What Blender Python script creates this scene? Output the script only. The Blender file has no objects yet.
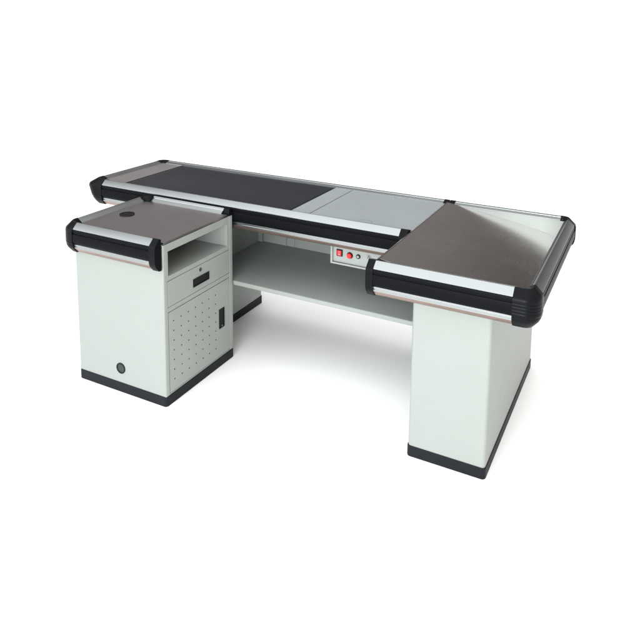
import bpy, bmesh, math
from mathutils import Vector, noise

S = bpy.context.scene
C = S.collection
R = math.radians

# ---------------------------------------------------------------- camera
CAM = (2.532, -2.358, 1.861)
YAW, PITCH, ROLL = 26.424, 8.692, 0.86
F_PX, CX, CY = 665.231, 336.089, 114.555          # in pixels of the 640 px photograph
cam = bpy.data.cameras.new("camera")
cam.sensor_fit = 'HORIZONTAL'
cam.sensor_width = 36.0
cam.lens = 36.0 * F_PX / 640.0
cam.shift_x = (320.0 - CX) / 640.0
cam.shift_y = -(320.0 - CY) / 640.0
cam.clip_start, cam.clip_end = 0.05, 500.0
co = bpy.data.objects.new("camera", cam)
C.objects.link(co)
yw, pt, rl = R(YAW), R(PITCH), R(ROLL)
fw = Vector((-math.sin(yw) * math.cos(pt), math.cos(yw) * math.cos(pt), -math.sin(pt)))
rt = Vector((math.cos(yw), math.sin(yw), 0.0))
up = rt.cross(fw)
rt2 = rt * math.cos(rl) + up * math.sin(rl)
up2 = -rt * math.sin(rl) + up * math.cos(rl)
from mathutils import Matrix
M = Matrix((rt2, up2, -fw)).transposed().to_4x4()
M.translation = Vector(CAM)
co.matrix_world = M
S.camera = co

# ---------------------------------------------------------------- exposure
S.view_settings.view_transform = 'Standard'
S.view_settings.look = 'None'
S.view_settings.exposure = 0.0
S.view_settings.gamma = 1.0

# ---------------------------------------------------------------- made-up studio surround (white, with a dark patch for the steel to reflect)
W = bpy.data.worlds.new("World")
S.world = W
W.use_nodes = True
nt = W.node_tree
nt.nodes.clear()
def N(t, kind, **kw):
    n = t.nodes.new(kind)
    for k, v in kw.items():
        setattr(n, k, v)
    return n
def L(t, a, b):
    t.links.new(a, b)
def mth(t, op, a, b=None, c=None, clamp=False):
    n = N(t, 'ShaderNodeMath', operation=op, use_clamp=clamp)
    for i, v in enumerate((a, b, c)):
        if v is None: continue
        if isinstance(v, (int, float)): n.inputs[i].default_value = v
        else: L(t, v, n.inputs[i])
    return n.outputs[0]
def smooth(t, v, a, b, x=0.0, y=1.0):
    n = N(t, 'ShaderNodeMapRange', interpolation_type='SMOOTHSTEP')
    L(t, v, n.inputs[0])
    for i, q in zip((1, 2, 3, 4), (a, b, x, y)): n.inputs[i].default_value = q
    return n.outputs[0]
tc = N(nt, 'ShaderNodeTexCoord')
sep = N(nt, 'ShaderNodeSeparateXYZ'); L(nt, tc.outputs['Generated'], sep.inputs[0])
fwd = mth(nt, 'ADD', mth(nt, 'MULTIPLY', sep.outputs[0], -0.52), mth(nt, 'MULTIPLY', sep.outputs[1], 0.854))
az = smooth(nt, fwd, -0.05, 0.45)
lo = smooth(nt, sep.outputs[2], 0.035, 0.08)
hi = smooth(nt, sep.outputs[2], 0.72, 0.92, 1.0, 0.0)
dark = mth(nt, 'MULTIPLY', mth(nt, 'MULTIPLY', az, lo), hi)
side = smooth(nt, sep.outputs[0], 0.15, 0.85)
WORLD_L, DARK_L = 2.55, 0.25
m1 = N(nt, 'ShaderNodeMix', data_type='RGBA'); L(nt, side, m1.inputs[0])
m1.inputs[6].default_value = (WORLD_L * .97, WORLD_L, WORLD_L * 1.0, 1)
m1.inputs[7].default_value = (WORLD_L * .50, WORLD_L * .46, WORLD_L * .43, 1)
m2 = N(nt, 'ShaderNodeMix', data_type='RGBA'); L(nt, dark, m2.inputs[0])
L(nt, m1.outputs[2], m2.inputs[6])
m3 = N(nt, 'ShaderNodeMix', data_type='RGBA'); L(nt, smooth(nt, sep.outputs[0], -.24, .02), m3.inputs[0])
m3.inputs[6].default_value = (DARK_L * 1.10, DARK_L * 1.04, DARK_L * 1.03, 1)
m3.inputs[7].default_value = (DARK_L * .50, DARK_L * .46, DARK_L * .43, 1)
L(nt, m3.outputs[2], m2.inputs[7])
bg = N(nt, 'ShaderNodeBackground'); L(nt, m2.outputs[2], bg.inputs[0])
wo = N(nt, 'ShaderNodeOutputWorld'); L(nt, bg.outputs[0], wo.inputs[0])

# softbox, front left of the counter
def area(name, loc, target, size, power, col):
    l = bpy.data.lights.new(name, 'AREA')
    l.shape = 'RECTANGLE'; l.size, l.size_y = size; l.energy = power; l.color = col
    o = bpy.data.objects.new(name, l); C.objects.link(o)
    o.location = loc
    d = Vector(target) - Vector(loc)
    o.rotation_euler = d.to_track_quat('-Z', 'Y').to_euler()
area("softbox", (-1.0, -5.2, 2.4), (0.8, 0.4, 0.5), (2.6, 2.0), 40.0, (0.97, 1.0, 0.99))
area("added_low_fill", (2.3, -4.7, 1.35), (1.2, 0.6, 0.45), (2.0, 1.2), 200.0, (0.98, 1.0, 0.99))  # unseen low front fill, added to brighten the space under the desk

# ---------------------------------------------------------------- materials
def mat(name, base, rough=0.5, metal=0.0, spec=0.5, stretch=None, nscale=60.0, rvar=0.0, cvar=0.0, bump=0.0, bscale=None, coat=0.0, wave=0.0):
    m = bpy.data.materials.new(name); m.use_nodes = True
    t = m.node_tree; t.nodes.clear()
    out = N(t, 'ShaderNodeOutputMaterial')
    p = N(t, 'ShaderNodeBsdfPrincipled'); L(t, p.outputs[0], out.inputs[0])
    p.inputs['Base Color'].default_value = (*base, 1)
    p.inputs['Roughness'].default_value = rough
    p.inputs['Metallic'].default_value = metal
    p.inputs['Specular IOR Level'].default_value = spec
    p.inputs['Coat Weight'].default_value = coat
    tcn = N(t, 'ShaderNodeTexCoord')
    src = tcn.outputs['Object']
    if stretch:
        mp = N(t, 'ShaderNodeMapping'); L(t, src, mp.inputs[0]); mp.inputs['Scale'].default_value = stretch
        vec = mp.outputs[0]
    else: vec = src
    nz = N(t, 'ShaderNodeTexNoise'); L(t, vec, nz.inputs['Vector']); nz.inputs['Scale'].default_value = nscale; nz.inputs['Detail'].default_value = 4.0
    big = N(t, 'ShaderNodeTexNoise'); L(t, src, big.inputs['Vector']); big.inputs['Scale'].default_value = 5.0; big.inputs['Detail'].default_value = 3.0
    if rvar:
        a = mth(t, 'MULTIPLY_ADD', nz.outputs[0], rvar, rough - rvar * .5)
        b = mth(t, 'MULTIPLY_ADD', big.outputs[0], rvar, -rvar * .5)
        L(t, mth(t, 'ADD', a, b), p.inputs['Roughness'])
    if cvar:
        f = mth(t, 'ADD', mth(t, 'MULTIPLY', nz.outputs[0], .45), mth(t, 'MULTIPLY', big.outputs[0], .55))
        mx = N(t, 'ShaderNodeMix', data_type='RGBA'); L(t, f, mx.inputs[0])
        mx.inputs[6].default_value = (*[c * (1 - cvar) for c in base], 1)
        mx.inputs[7].default_value = (*[min(1, c * (1 + cvar)) for c in base], 1)
        L(t, mx.outputs[2], p.inputs['Base Color'])
    if bump:
        bn = N(t, 'ShaderNodeBump'); bn.inputs['Strength'].default_value = bump; bn.inputs['Distance'].default_value = 0.001
        if bscale:
            n2 = N(t, 'ShaderNodeTexNoise'); L(t, vec, n2.inputs['Vector']); n2.inputs['Scale'].default_value = bscale; n2.inputs['Detail'].default_value = 2.0
            L(t, n2.outputs[0], bn.inputs['Height'])
        else: L(t, nz.outputs[0], bn.inputs['Height'])
        if wave:
            b2 = N(t, 'ShaderNodeBump'); b2.inputs['Strength'].default_value = 1.0; b2.inputs['Distance'].default_value = wave
            n3 = N(t, 'ShaderNodeTexNoise'); L(t, src, n3.inputs['Vector']); n3.inputs['Scale'].default_value = 6.0; n3.inputs['Detail'].default_value = 1.0
            L(t, n3.outputs[0], b2.inputs['Height']); L(t, bn.outputs[0], b2.inputs['Normal'])
            L(t, b2.outputs[0], p.inputs['Normal'])
        else: L(t, bn.outputs[0], p.inputs['Normal'])
    return m

PAINT = mat("pale_green_paint", (.252, .270, .258), .42, spec=.35, nscale=25, cvar=.035, rvar=.06, bump=.10, bscale=700, wave=.006)
GREYP = mat("grey_shelf_paint", (.252, .270, .258), .5, spec=.3, nscale=18, cvar=.06, rvar=.08, bump=.10, bscale=600)
WARMP = mat("warm_grey_paint", (.29, .295, .275), .45, spec=.3, nscale=18, cvar=.05, rvar=.08, bump=.10, bscale=600)
STEEL_X = mat("brushed_steel_lengthwise", (.50, .465, .465), .30, 1.0, stretch=(1, 14, 14), nscale=14, rvar=.08, cvar=.07)
STEEL_Y = mat("brushed_steel_crosswise", (.53, .495, .485), .25, 1.0, stretch=(14, 1, 14), nscale=14, rvar=.08, cvar=.08)
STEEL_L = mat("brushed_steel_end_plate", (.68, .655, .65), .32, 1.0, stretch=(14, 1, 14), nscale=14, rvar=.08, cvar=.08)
GALV = mat("matt_galvanised_plate", (.44, .475, .495), .50, .75, nscale=40, rvar=.05, cvar=.06, bump=.03, wave=.0015)
ALU = mat("satin_aluminium", (.330, .345, .350), .30, 1.0, nscale=9, rvar=.06, cvar=.06)
LIP = mat("aluminium_lip_painted_reflection", (.30, .215, .185), .38, .8, nscale=20, rvar=.08, cvar=.06)  # brown floor reflection painted into the aluminium's base colour
RUB = mat("black_rubber", (.0036, .0040, .0052), .42, spec=.05, nscale=60, rvar=.12, cvar=.2, bump=.08)
CAPM = mat("black_cap_plastic", (.0036, .0041, .0052), .34, spec=.08, nscale=60, rvar=.12, cvar=.2, bump=.10)
KICK = mat("black_kickplate", (.0085, .0095, .0125), .5, spec=.12, nscale=40, rvar=.14, cvar=.45)
BELT = mat("black_belt", (.012, .013, .018), .42, spec=.24, stretch=(.25, 1, 1), nscale=30, rvar=.14, cvar=.25, bump=.12, bscale=900)
DARK = mat("dark_gap", (.01, .01, .011), .8, spec=.2)
RED = mat("red_plastic", (.75, .012, .015), .3, spec=.5, nscale=30, cvar=.05)
CHROME = mat("chrome", (.30, .30, .30), .16, 1.0, nscale=30, rvar=.05)
BLK = mat("black_plastic", (.006, .006, .007), .35, spec=.15, nscale=30, rvar=.08)
MARK = mat("white_marking", (.7, .7, .7), .5)
PERF = mat("perforation_shadow_hole", (.02, .022, .022), .8, spec=.1)
FLOOR = mat("white_studio_floor", (.95, .95, .95), .7, spec=.2, nscale=8, cvar=.004)

# ---------------------------------------------------------------- mesh helpers
def link(name, bm, m, parent=None, smooth=False, bev=0.0, seg=2):
    bmesh.ops.remove_doubles(bm, verts=bm.verts, dist=1e-6)
    bmesh.ops.recalc_face_normals(bm, faces=bm.faces)
    me = bpy.data.meshes.new(name); bm.to_mesh(me); bm.free()
    me.materials.append(m)
    o = bpy.data.objects.new(name, me); C.objects.link(o)
    if parent: o.parent = parent
    if bev:
        b = o.modifiers.new("bevel", 'BEVEL'); b.width = bev; b.segments = seg; b.limit_method = 'ANGLE'; b.angle_limit = R(30); b.harden_normals = True
    if smooth or bev:
        for p in me.polygons: p.use_smooth = True
    if smooth and not bev:
        me.set_sharp_from_angle(angle=R(35))
    return o

def box(bm, x0, x1, y0, y1, z0, z1):
    v = [bm.verts.new((x, y, z)) for x in (x0, x1) for y in (y0, y1) for z in (z0, z1)]
    for f in ((0, 1, 3, 2), (4, 6, 7, 5), (0, 4, 5, 1), (2, 3, 7, 6), (0, 2, 6, 4), (1, 5, 7, 3)):
        bm.faces.new([v[i] for i in f])

def boxo(name, a, m, parent, bev=.0012):
    bm = bmesh.new(); box(bm, *a); return link(name, bm, m, parent, bev=bev)

def rbox(name, x0, x1, y0, y1, z0, z1, r, m, parent, bev=.002):
    """box with rounded vertical corners"""
    pts = []
    for cx, cy, a0 in ((x1 - r, y1 - r, 0), (x0 + r, y1 - r, 90), (x0 + r, y0 + r, 180), (x1 - r, y0 + r, 270)):
        for k in range(7):
            a = R(a0 + 15 * k); pts.append((cx + r * math.cos(a), cy + r * math.sin(a)))
    bm = bmesh.new()
    lo_ = [bm.verts.new((x, y, z0)) for x, y in pts]; hi_ = [bm.verts.new((x, y, z1)) for x, y in pts]
    n = len(pts)
    for i in range(n): bm.faces.new((lo_[i], lo_[(i + 1) % n], hi_[(i + 1) % n], hi_[i]))
    bm.faces.new(hi_); bm.faces.new(lo_[::-1])
    return link(name, bm, m, parent, bev=bev)

def flare(o, dz, k):
    """outset scaled by k; above 1 the extra width fades towards the foot of the profile"""
    if o <= 0: return o
    if k <= 1: return o * k
    t = min(1.0, max(0.0, (-dz - .036) / .085))
    return o * (1 + (k - 1) * (1 - t ** 1.3))

def sweep(profile, frames, ks=None):
    """closed profile of (outset, dz) swept along frames of (x, y, nx, ny, z)"""
    bm = bmesh.new(); rings = []
    for f_, (x, y, nx, ny, z) in enumerate(frames):
        k = ks[f_] if ks else 1.0
        rings.append([bm.verts.new((x + nx * flare(o, dz, k), y + ny * flare(o, dz, k), z + dz)) for o, dz in profile])
    n = len(profile)
    for a, b in zip(rings, rings[1:]):
        for i in range(n): bm.faces.new((a[i], a[(i + 1) % n], b[(i + 1) % n], b[i]))
    for r_ in (rings[0], rings[-1]):
        f = bm.faces.new(r_ if r_ is rings[-1] else r_[::-1])
        bmesh.ops.triangulate(bm, faces=[f])
    return bm

def disc(bm, c, axis, r, depth, n=32, r2=None):
    """short cylinder on axis ('x','y','z'), from c outwards by depth"""
    r2 = r if r2 is None else r2
    def P(a, rr, d):
        u, v = rr * math.cos(a), rr * math.sin(a)
        if axis == 'x': return (c[0] + d, c[1] + u, c[2] + v)
        if axis == 'y': return (c[0] + u, c[1] - d, c[2] + v)
        return (c[0] + u, c[1] + v, c[2] + d)
    A = [bm.verts.new(P(2 * math.pi * k / n, r, 0)) for k in range(n)]
    B = [bm.verts.new(P(2 * math.pi * k / n, r2, depth)) for k in range(n)]
    for k in range(n): bm.faces.new((A[k], A[(k + 1) % n], B[(k + 1) % n], B[k]))
    bm.faces.new(B); bm.faces.new(A[::-1])

def ring(bm, c, axis, r0, r1, depth, n=32, a0=0.0, a1=360.0):
    def P(a, rr, d):
        u, v = rr * math.cos(a), rr * math.sin(a)
        if axis == 'x': return (c[0] + d, c[1] + u, c[2] + v)
        if axis == 'y': return (c[0] + u, c[1] - d, c[2] + v)
        return (c[0] + u, c[1] + v, c[2] + d)
    full = abs(a1 - a0) >= 360
    cnt = n if full else n + 1
    rows = []
    for k in range(cnt):
        a = R(a0 + (a1 - a0) * k / n)
        rows.append([bm.verts.new(P(a, q, d)) for q, d in ((r0, 0), (r1, 0), (r1, depth), (r0, depth))])
    for k in range(cnt if full else cnt - 1):
        A, B = rows[k], rows[(k + 1) % cnt]
        for i in range(4): bm.faces.new((A[i], A[(i + 1) % 4], B[(i + 1) % 4], B[i]))
    if not full:
        bm.faces.new(rows[0]); bm.faces.new(rows[-1][::-1])

def thing(name, label, cat, loc):
    o = bpy.data.objects.new(name, None); C.objects.link(o)
    o.location = loc; o['label'] = label; o['category'] = cat
    o.empty_display_size = .1
    return o

# ---------------------------------------------------------------- bumper profiles (outset, dz) from the ridge line
def trim_profile(inner=.035, drop=.0125):
    q = drop / inner                                  # slope of the inner flange
    return [(-inner, -drop - .004), (-inner, -drop + .001), (-.0145, -.0145 * q + .0003), (-.0138, -.0145 * q - .0024), (-.0112, -.0112 * q - .0024), (-.0105, -.0105 * q + .0003), (-.002, -.0004), (.0008, -.0003), (.0028, -.0012), (.0285, -.0262), (.0285, -.0282), (.0250, -.0290), (-.002, -.020), (-.010, -drop - .006)]
RUBBER = [(.012, -.0285), (.0280, -.0286), (.0300, -.0310), (.0308, -.0380), (.0305, -.0450), (.0270, -.0480), (.0275, -.0500), (.0320, -.0530), (.0335, -.0600), (.0335, -.0870), (.0315, -.0960), (.0260, -.1025), (.0200, -.1040), (.012, -.1040)]
LOWER = [(.010, -.1042), (.0235, -.1042), (.0245, -.1055), (.0245, -.1120), (.0225, -.1128), (.0215, -.1150), (.0225, -.1172), (.0238, -.1180), (.0236, -.1238), (.010, -.1238)]
LIPP = [(.010, -.1240), (.0228, -.1240), (.0215, -.1262), (.0035, -.1470), (.0000, -.1485), (-.006, -.1485), (-.006, -.1462), (.000, -.1440)]
def cap_profile(inner=.0365, drop=.0125, ribs=True):
    p = [(-inner, -drop + .0005), (-inner + .001, -drop + .0025), (-.002, .0010), (.0015, .0012), (.0040, -.0004), (.0290, -.0248), (.0325, -.0290), (.0345, -.0360)]
    z = -.0400
    while ribs and z > -.108:                          # fine horizontal ribs
        o = .0352 if z > -.095 else .0352 - (-.095 - z) * .25
        p += [(o, z), (o + .0003, z - .0040), (o + .0001, z - .0094), (o - .0010, z - .0104)]
        z -= .0125
    if not ribs: p += [(.0350, -.0450), (.0355, -.0700), (.0352, -.0950), (.0335, -.1090)]
    p += [(.0310, -.1190), (.0265, -.1280), (.0075, -.1500), (.0000, -.1515), (-inner, -.1515)]
    return p

def rail(parent, p0, p1, n, z, k=1.0, inner=.035, drop=.0125):
    """straight bumper: rubber band with upper trim, lower trim and lip as sub-parts"""
    fr = [(p0[0], p0[1], n[0], n[1], z), (p1[0], p1[1], n[0], n[1], z)]
    sc = lambda pr: [(flare(o, dz, k), dz) for o, dz in pr]
    rb = link('rubber_bumper', sweep(sc(RUBBER), fr), RUB, parent, smooth=True)
    link('upper_trim', sweep(sc(trim_profile(inner, drop)), fr), ALU, rb, smooth=True)
    link('lower_trim', sweep(sc(LOWER), fr), ALU, rb, smooth=True)
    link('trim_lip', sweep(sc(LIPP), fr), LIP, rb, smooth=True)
    return rb

def corner(parent, cx, cy, sx, sy, z, r=.042, leg=.018, legx=None, legy=None, inner=.0365, drop=.0125, kside=1.0):
    """rounded corner cap round ridge corner (cx,cy), outward signs sx, sy"""
    legx = leg if legx is None else legx; legy = leg if legy is None else legy
    ox, oy = cx - sx * r, cy - sy * r
    fr = [(ox - sx * legx, cy, 0, sy, z)]
    for i in range(13):
        a = R(90 - 7.5 * i)
        nx, ny = sx * math.cos(a), sy * math.sin(a)
        fr.append((ox + nx * r, oy + ny * r, nx, ny, z))
    fr.append((cx, oy - sy * legy, sx, 0, z))
    ks = [1.0] + [1.0 + (kside - 1.0) * math.sin(R(7.5 * i)) for i in range(13)] + [kside]
    return link('corner_cap', sweep(cap_profile(inner, drop), fr, ks), CAPM, parent, smooth=True)

def endcap(parent, a, b, n, z, k=1.0, inner=.0365, drop=.0125, kside=1.0):
    fr = [(a[0], a[1], n[0], n[1], z), (b[0], b[1], n[0], n[1], z)]
    pr = [(o * k if o > 0 else o, dz) for o, dz in cap_profile(inner, drop, False)]
    return link('end_cap', sweep(pr, fr), CAPM, parent, bev=.0012)

# ================================================================ SETTING
bm = bmesh.new()
box(bm, -60, 60, -60, 60, -.05, 0)
fl = link('floor', bm, FLOOR); fl['kind'] = 'structure'

# ================================================================ CHECKOUT COUNTER
H = .860
ctr = thing('checkout_counter', 'long pale grey-green supermarket checkout counter with black conveyor belt, steel bagging well and two pedestals', 'checkout counter', (0, 0, 0))
dL, dF, dB = -.484, .484, 1.075          # ridge lines of the belt section
dR = 1.471                               # end of its front rail
bL, bR, bF = 1.526, 2.153, .056          # ridge lines of the bagging section

# rails
rr = .042
rail(ctr, (-.410, dF), (dR, dF), (0, -1), H)                       # front of belt section
rail(ctr, (dL, dF + .058), (dL, dB - .047), (-1, 0), H, k=1.8, inner=.042, drop=.016)              # far left end
rail(ctr, (-.428, dB), (1.501, dB), (0, 1), H)                     # rear of belt section
rail(ctr, (1.562, dB), (bR - .042, dB), (0, 1), H)                 # rear of bagging section
rail(ctr, (bR, bF + .054), (bR, dB - .042), (1, 0), H, inner=.018, drop=.010)             # right end
rail(ctr, (bL, bF), (bR - .064, bF), (0, -1), H)                   # front of bagging section
corner(ctr, dL, dF, -1, -1, H, r=.038, legx=.037, legy=.022, kside=1.8)
corner(ctr, dL, dB, -1, 1, H, r=.0385, legx=.018, legy=.010, kside=1.8)
corner(ctr, bR, bF, 1, -1, H, r=.030, legx=.035, legy=.025, inner=.020, drop=.010)
corner(ctr, bR, dB, 1, 1, H, r=.030, legx=.013, legy=.013, inner=.020, drop=.010)
endcap(ctr, (dR, dF), (1.508, dF), (0, -1), H)
endcap(ctr, (1.494, bF), (bL, bF), (0, -1), H)
endcap(ctr, (1.500, dB), (1.528, dB), (0, 1), H)
endcap(ctr, (1.5325, dB), (1.562, dB), (0, 1), H)

# top plates of the belt section
iy0, iy1 = dF + .035, dB - .035
ZT = .8475
boxo('end_plate', (-.4425, -.292, iy0 - .008, iy1 + .008, ZT - .003, ZT - .0005), STEEL_L, ctr, .0006)
boxo('plate_edge', (-.4450, -.4430, iy0 - .008, iy1 + .008, ZT - .012, ZT + .002), ALU, ctr, .0004)
# the belt: flat upper run rolling down over the end rollers
bm = bmesh.new()
pts = []
x0, x1, rr2, zt = -.288, .846, .022, ZT - .0015
for i in range(9):
    a = R(180 - 11.25 * i); pts.append((x0 + rr2 + rr2 * math.cos(a), zt - rr2 + rr2 * math.sin(a)))
for i in range(9):
    a = R(90 - 11.25 * i); pts.append((x1 - rr2 + rr2 * math.cos(a), zt - rr2 + rr2 * math.sin(a)))
A = [bm.verts.new((x, iy0 - .001, z)) for x, z in pts]; B = [bm.verts.new((x, iy1 + .001, z)) for x, z in pts]
for i in range(len(pts) - 1): bm.faces.new((A[i], A[i + 1], B[i + 1], B[i]))
bm.faces.new(A + []); bm.faces.new(B[::-1]); bm.faces.new((A[0], B[0], B[-1], A[-1]))
link('conveyor_belt', bm, BELT, ctr, smooth=True)
boxo('cover_plate', (.850, .9555, iy0 - .008, iy1 + .008, ZT - .003, ZT), GALV, ctr, .0008)
boxo('access_plate', (.9605, 1.5105, iy0 - .008, iy1 + .008, ZT - .003, ZT), GALV, ctr, .0008)
KO = mat("knockout_cut", (.12, .13, .14), .6, .4)
for kx, ky, s in ((1.262, iy1 - .006, 1), (1.262, iy0 + .006, -1)):
    bm = bmesh.new()
    a0 = 180 if s > 0 else 0
    ring(bm, (kx, ky, ZT), 'z', .0375, .0388, .0003, 24, a0, a0 + 180)
    link('knockout_mark', bm, KO, ctr)
# deck under the plates
boxo('deck_frame', (-.478, 1.515, dF + .004, dB - .004, .725, .838), GREYP, ctr, .002)

# bagging well
NX = [(1.528, .8560), (1.62, .8430), (1.75, .8225), (1.90, .7990), (2.02, .7760), (2.131, .7500)]
bm = bmesh.new()
yf, yb = bF + .034, dB - .036
top = [(bm.verts.new((x, yf, z)), bm.verts.new((x, yb, z))) for x, z in NX]
bot = [(bm.verts.new((x, yf, z - .002)), bm.verts.new((x, yb, z - .002))) for x, z in NX]
for i in range(len(NX) - 1):
    bm.faces.new((top[i][0], top[i + 1][0], top[i + 1][1], top[i][1]))
    bm.faces.new((bot[i][0], bot[i][1], bot[i + 1][1], bot[i + 1][0]))
    bm.faces.new((top[i][0], bot[i][0], bot[i + 1][0], top[i + 1][0]))
    bm.faces.new((top[i][1], top[i + 1][1], bot[i + 1][1], bot[i][1]))
for i in (0, -1): bm.faces.new((top[i][0], top[i][1], bot[i][1], bot[i][0]))
pan = link('bagging_pan', bm, STEEL_Y, ctr, smooth=True)
bm = bmesh.new()
PR = [(1.5110, .826), (1.5275, .826), (1.5275, .8575), (1.5255, .8580), (1.5110, .8475)]
a_ = [bm.verts.new((x, yf - .006, z)) for x, z in PR]; b_ = [bm.verts.new((x, yb + .006, z)) for x, z in PR]
for i in range(5): bm.faces.new((a_[i], a_[(i + 1) % 5], b_[(i + 1) % 5], b_[i]))
bm.faces.new(a_[::-1]); bm.faces.new(b_)
link('pan_rim', bm, STEEL_Y, ctr)
def wedge(name, y0, y1, m):
    bm = bmesh.new()
    P_ = [(x, z - .004) for x, z in NX] + [(2.131, .8485), (1.528, .8485)]
    P_ = P_[1:-2] + [(2.131, .746), (2.131, .8430), (1.575, .8430)]
    a = [bm.verts.new((x, y0, z)) for x, z in P_]; b = [bm.verts.new((x, y1, z)) for x, z in P_]
    n = len(P_)
    for i in range(n): bm.faces.new((a[i], a[(i + 1) % n], b[(i + 1) % n], b[i]))
    bm.faces.new(a[::-1]); bm.faces.new(b)
    return link(name, bm, m, ctr)
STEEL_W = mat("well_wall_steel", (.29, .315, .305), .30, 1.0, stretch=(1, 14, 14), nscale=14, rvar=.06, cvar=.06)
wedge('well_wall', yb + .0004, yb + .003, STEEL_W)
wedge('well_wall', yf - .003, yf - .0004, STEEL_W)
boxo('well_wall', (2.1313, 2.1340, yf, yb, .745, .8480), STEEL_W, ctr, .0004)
# carcass below the well: the outer box that carries the rails
bm = bmesh.new()
box(bm, 1.512, 2.1475, bF + .008, bF + .012, .712, .838)
box(bm, 2.1425, 2.1465, bF + .0125, dB - .012, .712, .838)
box(bm, 1.512, 2.1475, dB - .010, dB - .006, .712, .838)
box(bm, 1.512, 1.516, bF + .0125, dF - .03, .712, .838)
box(bm, 1.512, 2.1420, bF + .0125, dB - .0125, .712, .716)
link('well_casing', bm, PAINT, ctr)

# pedestals
KH = .050
def pedestal(x0, x1, y0, y1, ztop, label=None):
    p = rbox('pedestal', x0, x1, y0, y1, KH - .004, ztop, .014, PAINT, ctr)
    if label: p['label'] = label
    k = rbox('kickplate', x0 - .004, x1 + .004, y0 - .004, y1 + .004, 0.0005, KH, .016, KICK, p, bev=.003)
    return p
pedestal(1.672, 2.002, .104, 1.092, .7115)
pedestal(-.020, .305, .470, 1.085, .7245)

# shelf and the panels over it
ZS = .428
bm = bmesh.new()
box(bm, .3055, 1.6715, .458, 1.066, ZS - .004, ZS)
box(bm, .3055, 1.6715, .4545, .4578, ZS - .022, ZS)
link('shelf', bm, GREYP, ctr, bev=.001)
boxo('shelf_edge', (.3055, 1.6715, .4515, .4543, ZS - .0225, ZS - .0005), PAINT, ctr, .0008)
SEAMS = [.3065, .338, .520, .575, 1.05, 1.2, 1.6705]
for a, b in ((.340, .508), (.512, .566), (.570, 1.110), (1.114, 1.6705)):
    boxo('back_panel', (a, b, 1.052, 1.056, ZS + .0005, .7240), PAINT, ctr, .001)
boxo('corner_post', (.3060, .3365, 1.040, 1.056, ZS + .0005, .7240), PAINT, ctr, .001)
boxo('support_post', (.5025, .5065, 1.046, 1.0515, ZS + .0005, .7240), WARMP, ctr, .0008)
bm = bmesh.new(); box(bm, .3060, 1.6705, 1.0565, 1.0600, ZS - .12, .7240); link('rear_skin', bm, GREYP, ctr)

# control panel under the front rail
bm = bmesh.new()
X0, X1, Y0, Z0, Z1 = 1.081, 1.508, .522, .606, .7115
box(bm, X0, X1, Y0, Y0 + .040, Z0, Z0 + .0095)
box(bm, X0, X0 + .0105, Y0, Y0 + .040, Z0 + .0095, Z1)
box(bm, X1 - .0105, X1, Y0, Y0 + .040, Z0 + .0095, Z1)
cp = link('control_panel', bm, PAINT, ctr, bev=.001)
boxo('panel_face', (X0 + .0105, X1 - .0105, Y0 + .010, Y0 + .013, Z0 + .0100, Z1), PAINT, cp, .0003)
yfce = Y0 + .010
sw = boxo('rocker_switch', (1.112, 1.145, yfce - .005, yfce, .648, .684), BLK, cp, .0015)
boxo('rocker', (1.117, 1.140, yfce - .0085, yfce - .005, .653, .679), RED, sw, .0012)
bm = bmesh.new()
ring(bm, (1.1285, yfce - .0086, .659), 'y', .0023, .0033, .0004, 16)
box(bm, 1.1279, 1.1291, yfce - .0090, yfce - .0086, .668, .675)
link('switch_mark', bm, MARK, sw)
bm = bmesh.new(); disc(bm, (1.185, yfce, .661), 'y', .0170, .006, r2=.0155)
ek = link('stop_button', bm, BLK, cp, smooth=True)
bm = bmesh.new(); disc(bm, (1.185, yfce - .006, .661), 'y', .0125, .004); disc(bm, (1.185, yfce - .0100, .661), 'y', .0135, .005, r2=.0110)
link('button_head', bm, RED, ek, smooth=True)
bm = bmesh.new(); disc(bm, (1.232, yfce, .664), 'y', .0115, .005); 
ks = link('key_switch', bm, BLK, cp, smooth=True)
bm = bmesh.new(); disc(bm, (1.232, yfce - .005, .664), 'y', .0065, .003); link('key_barrel', bm, CHROME, ks, smooth=True)
bm = bmesh.new(); disc(bm, (1.288, yfce, .670), 'y', .0110, .004); disc(bm, (1.288, yfce - .004, .670), 'y', .0085, .006, r2=.007)
kb = link('lock_barrel', bm, CHROME, cp, smooth=True)
bm = bmesh.new(); box(bm, 1.2865, 1.2895, yfce - .0102, yfce - .010, .665, .675); link('key_slot', bm, BLK, kb)

# ================================================================ SERVICE CABINET
cab = thing('service_cabinet', 'pale grey-green cash cabinet with drawer and perforated door at front left of counter', 'cabinet', (0, 0, 0))
ZC = .834
cL, cR, cF, cB = -.021, .538, -.103, .440
rL, rF, rB = -.032, -.121, .424
# carcass
T = .0012
bm = bmesh.new()
def cbox(*a): box(bm, *a)
fy0, fy1 = -.070, .392
# side, rear and outer sheets
cbox(cL, cR - .020, cB - .018, cB, KH - .004, .797)
cbox(cL, cL + .018, cF + .018, cB - .018, KH - .004, .797)
cbox(cL + .018, cR - .0202, fy0 - .002, fy1 + .002, .632, .6395)      # floor of the open bay
ol = [(cL, cF + .018), (cL, cF + .003), (cL + .003, cF)]
for k in range(7):
    a = R(-90 + 15 * k); ol.append((cR - .007 + .007 * math.cos(a), cF + .007 + .007 * math.sin(a)))
ol += [(cR, fy0 - .0085), (cR - .020, fy0 - .0085), (cR - .020, cF + .018)]
A = [bm.verts.new((x, y, KH - .004)) for x, y in ol]; B = [bm.verts.new((x, y, .797)) for x, y in ol]
for i in range(len(ol)): bm.faces.new((A[i], A[(i + 1) % len(ol)], B[(i + 1) % len(ol)], B[i]))
bm.faces.new(A[::-1]); bm.faces.new(B)
car = link('carcass', bm, PAINT, cab, smooth=True)
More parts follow.
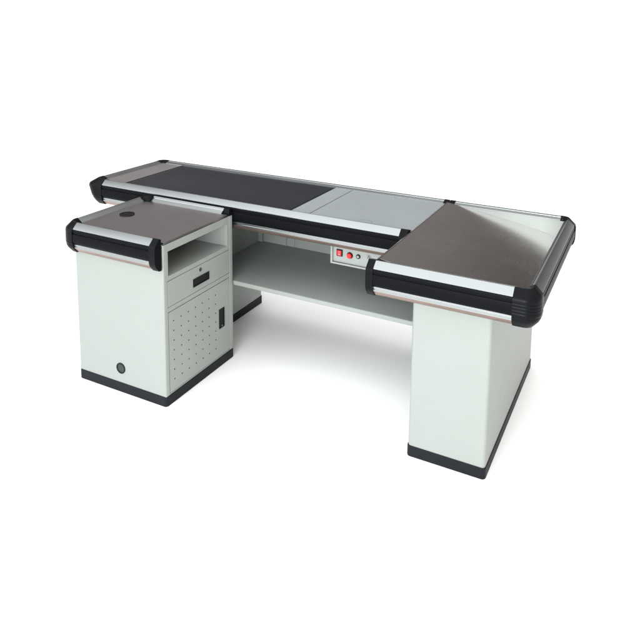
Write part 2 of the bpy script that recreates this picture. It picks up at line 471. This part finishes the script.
# door side frame (posts with rounded edge, rails)
rbox('corner_post', cR - .020, cR, .410, cB, KH - .004, .797, .004, PAINT, car, bev=.001)
bm = bmesh.new()
Q = {}
for i_, X in enumerate((cR - .020, cR - .0005)):
    for j_, (y0_, y1_, z0_, z1_) in enumerate(((fy0 - .008, .410, .6175, .797), (fy0, fy1, .640, .760))):
        Q[i_, j_] = [bm.verts.new((X, *p)) for p in ((y0_, z0_), (y1_, z0_), (y1_, z1_), (y0_, z1_))]
for k in range(4):
    q = (k + 1) % 4
    for i_ in (0, 1): bm.faces.new((Q[i_, 0][k], Q[i_, 0][q], Q[i_, 1][q], Q[i_, 1][k]))
    for j_ in (0, 1): bm.faces.new((Q[0, j_][k], Q[0, j_][q], Q[1, j_][q], Q[1, j_][k]))
link('front_frame', bm, PAINT, car, bev=.0008)
bm = bmesh.new()
box(bm, cR - .030, cR - .0205, fy0 - .008, .410, .050, .6175)
link('gap_backing', bm, DARK, car)
boxo('bay_lining', (cL + .0185, cL + .022, fy0, fy1, .6400, .795), PAINT, car, .0005)
boxo('bay_side', (cL + .0225, cR - .0205, fy1 + .0005, fy1 + .004, .6400, .795), PAINT, car, .0005)
boxo('frame_rail', (cR - .020, cR - .0005, fy0 - .008, .410, .4640, .4865), PAINT, car, .0008)
boxo('frame_rail', (cR - .020, cR - .0005, fy0 - .0078, .4098, KH - .0035, .0560), PAINT, car, .0008)
# worktop
bm = bmesh.new(); box(bm, rL + .027, cR - .0008, rF + .027, rB - .027, .8000, .8100)
wt = link('worktop', bm, STEEL_X, cab, bev=.0005)
boxo('top_packer', (cL + .02, cR - .004, cF + .02, cB - .02, .7972, .7998), DARK, car, .0)
# kickplate
rbox('kickplate', cL - .004, cR + .004, cF - .004, cB + .002, .0005, KH, .016, KICK, car, bev=.003)
# grommets
bm = bmesh.new(); ring(bm, (.082, .150, .8101), 'z', .030, .0385, .0035, 40)
tg = link('cable_grommet', bm, BLK, cab, smooth=True)
bm = bmesh.new(); disc(bm, (.082, .150, .8102), 'z', .0298, .0020, 40)
box(bm, .060, .104, .146, .154, .8123, .8127); box(bm, .078, .086, .128, .172, .8128, .8131)
link('grommet_lid', bm, BLK, tg)
bm = bmesh.new(); ring(bm, (.256, cF - .0001, .125), 'y', .0215, .0275, .0035, 40)
sg = link('cable_grommet', bm, BLK, cab, smooth=True)
bm = bmesh.new(); disc(bm, (.256, cF - .0001, .125), 'y', .0214, .0012, 40)
GRM = mat("grommet_brush", (.035, .042, .042), .7, spec=.2)
link('grommet_lid', bm, GRM, sg)
# drawer
dr = boxo('drawer', (cR - .019, cR + .0005, -.0755, .4085, .4890, .6150), PAINT, cab, .0012)
bm = bmesh.new(); ring(bm, (cR + .0006, .164, .592), 'x', .0055, .0095, .003, 24); disc(bm, (cR + .0006, .164, .592), 'x', .0054, .002, 24)
lk = link('lock', bm, CHROME, dr, smooth=True)
bm = bmesh.new(); box(bm, cR + .0027, cR + .0030, .1630, .1650, .588, .596); link('key_slot', bm, BLK, lk)
def recess_pull(name, y0, y1, z0, z1, parent, vertical=False):
    bm = bmesh.new(); X = cR + .0006; e = .0045
    box(bm, X, X + .0035, y0, y1, z1 - e, z1); box(bm, X, X + .0035, y0, y1, z0, z0 + e)
    box(bm, X, X + .0035, y0, y0 + e, z0 + e, z1 - e); box(bm, X, X + .0035, y1 - e, y1, z0 + e, z1 - e)
    box(bm, X, X + .0008, y0 + e, y1 - e, z0 + e, z1 - e)
    if vertical: box(bm, X + .0008, X + .0030, y0 + e, y0 + e + .012, z0 + .030, z1 - e)
    else: box(bm, X + .0008, X + .0030, y0 + e, y1 - e, z1 - e - .012, z1 - e)
    return link(name, bm, BLK, parent)
recess_pull('handle', .107, .232, .519, .560, dr)
bm = bmesh.new(); box(bm, cR + .0015, cR + .0019, .130, .208, .5275, .5290)
link('handle_glint', bm, KICK, dr).name = 'painted_handle_glint'  # thin lighter strip painted on as a glint, no real part of the handle
# door with perforations
def perforated_door():
    bm = bmesh.new(); X = cR + .0005; Y0, Y1, Z0, Z1 = -.0745, .3985, .0590, .4610
    n, sy, sz, y00, z00 = 7, .0542, .0493, -.041, .411 - 6 * .0493
    V = {}
    def v(x, y, z):
        k = (round(x, 5), round(y, 5), round(z, 5))
        if k not in V: V[k] = bm.verts.new((x, y, z))
        return V[k]
    for i in range(n):
        for j in range(n):
            cy, cz = y00 + i * sy, z00 + j * sz
            ty = [-1, -.5, 0, .5]
            sq = [(t, -1) for t in ty] + [(1, t) for t in ty] + [(-t, 1) for t in ty] + [(-1, -t) for t in ty]
            O = [v(X, cy + a * sy / 2, cz + b * sz / 2) for a, b in sq]
            ci = [(cy + .0037 * a / math.hypot(a, b), cz + .0037 * b / math.hypot(a, b)) for a, b in sq]
            I = [v(X, *c) for c in ci]; D = [v(X - .0012, *c) for c in ci]
            m = len(sq)
            for k in range(m):
                q = (k + 1) % m
                bm.faces.new((O[k], O[q], I[q], I[k])); bm.faces.new((I[k], I[q], D[q], D[k])).material_index = 1
            bm.faces.new(D).material_index = 1
    ya, yb_ = y00 - sy / 2, y00 + (n - .5) * sy
    za, zb = z00 - sz / 2, z00 + (n - .5) * sz
    g = lambda ys, zs: [v(X, y, z) for y, z in zip(ys, zs)]
    ey = [ya + k * sy / 4 for k in range(4 * n + 1)]; ez = [za + k * sz / 4 for k in range(4 * n + 1)]
    bm.faces.new([v(X, Y0, Z0), v(X, Y1, Z0)] + [v(X, y, za) for y in ey[::-1]])
    bm.faces.new([v(X, Y1, Z0), v(X, Y1, Z1)] + [v(X, yb_, z) for z in ez[::-1]])
    bm.faces.new([v(X, Y1, Z1), v(X, Y0, Z1)] + [v(X, y, zb) for y in ey])
    bm.faces.new([v(X, Y0, Z1), v(X, Y0, Z0)] + [v(X, ya, z) for z in ez])
    c = [(Y0, Z0), (Y1, Z0), (Y1, Z1), (Y0, Z1)]
    for k in range(4):
        q = (k + 1) % 4
        bm.faces.new((v(X, *c[k]), v(X, *c[q]), v(cR - .019, *c[q]), v(cR - .019, *c[k])))
    bm.faces.new([v(cR - .019, *p) for p in c[::-1]])
    o = link('door', bm, PAINT, cab)
    o.data.materials.append(PERF)
    return o
door = perforated_door()
boxo('door_side_post', (cR - .019, cR + .0002, .4000, .4085, .0590, .4610), PAINT, car, .0008)
hd = recess_pull('handle', .313, .357, .212, .318, door, True)
bm = bmesh.new(); disc(bm, (cR + .0036, .335, .2235), 'x', .0050, .0012, 20); link('handle_lock', bm, CHROME, hd, smooth=True)
# bumper rails of the cabinet
rail(cab, (.020, rF), (.500, rF), (0, -1), ZC, inner=.029, drop=.0215)
rail(cab, (rL, rF + .050), (rL, rB - .055), (-1, 0), ZC, inner=.029, drop=.0215)
rail(cab, (.022, rB), (.500, rB), (0, 1), ZC, k=.55, inner=.029, drop=.0215)
corner(cab, rL, rF, -1, -1, ZC, r=.036, legx=.016, legy=.015, inner=.030, drop=.0215)
fr_corner = corner(cab, rL, rB - .014, -1, 1, ZC, r=.034, legx=.020, legy=.008, inner=.030, drop=.0215)
endcap(cab, (.5005, rF), (.5365, rF), (0, -1), ZC, inner=.010, drop=.006)
endcap(cab, (.5005, rB), (.5365, rB), (0, 1), ZC, k=.60, inner=.010, drop=.006)

# ---------------------------------------------------------------- render settings
S.cycles.max_bounces = 8
S.cycles.diffuse_bounces = 5
S.cycles.use_denoising = True

# put each Empty at the middle of its thing's base (children were written in world coordinates)
for root, base in ((cab, (.26, .17, 0)), (ctr, (.83, .60, 0))):
    root.location = base
    for ch in root.children: ch.location = [-c for c in base]
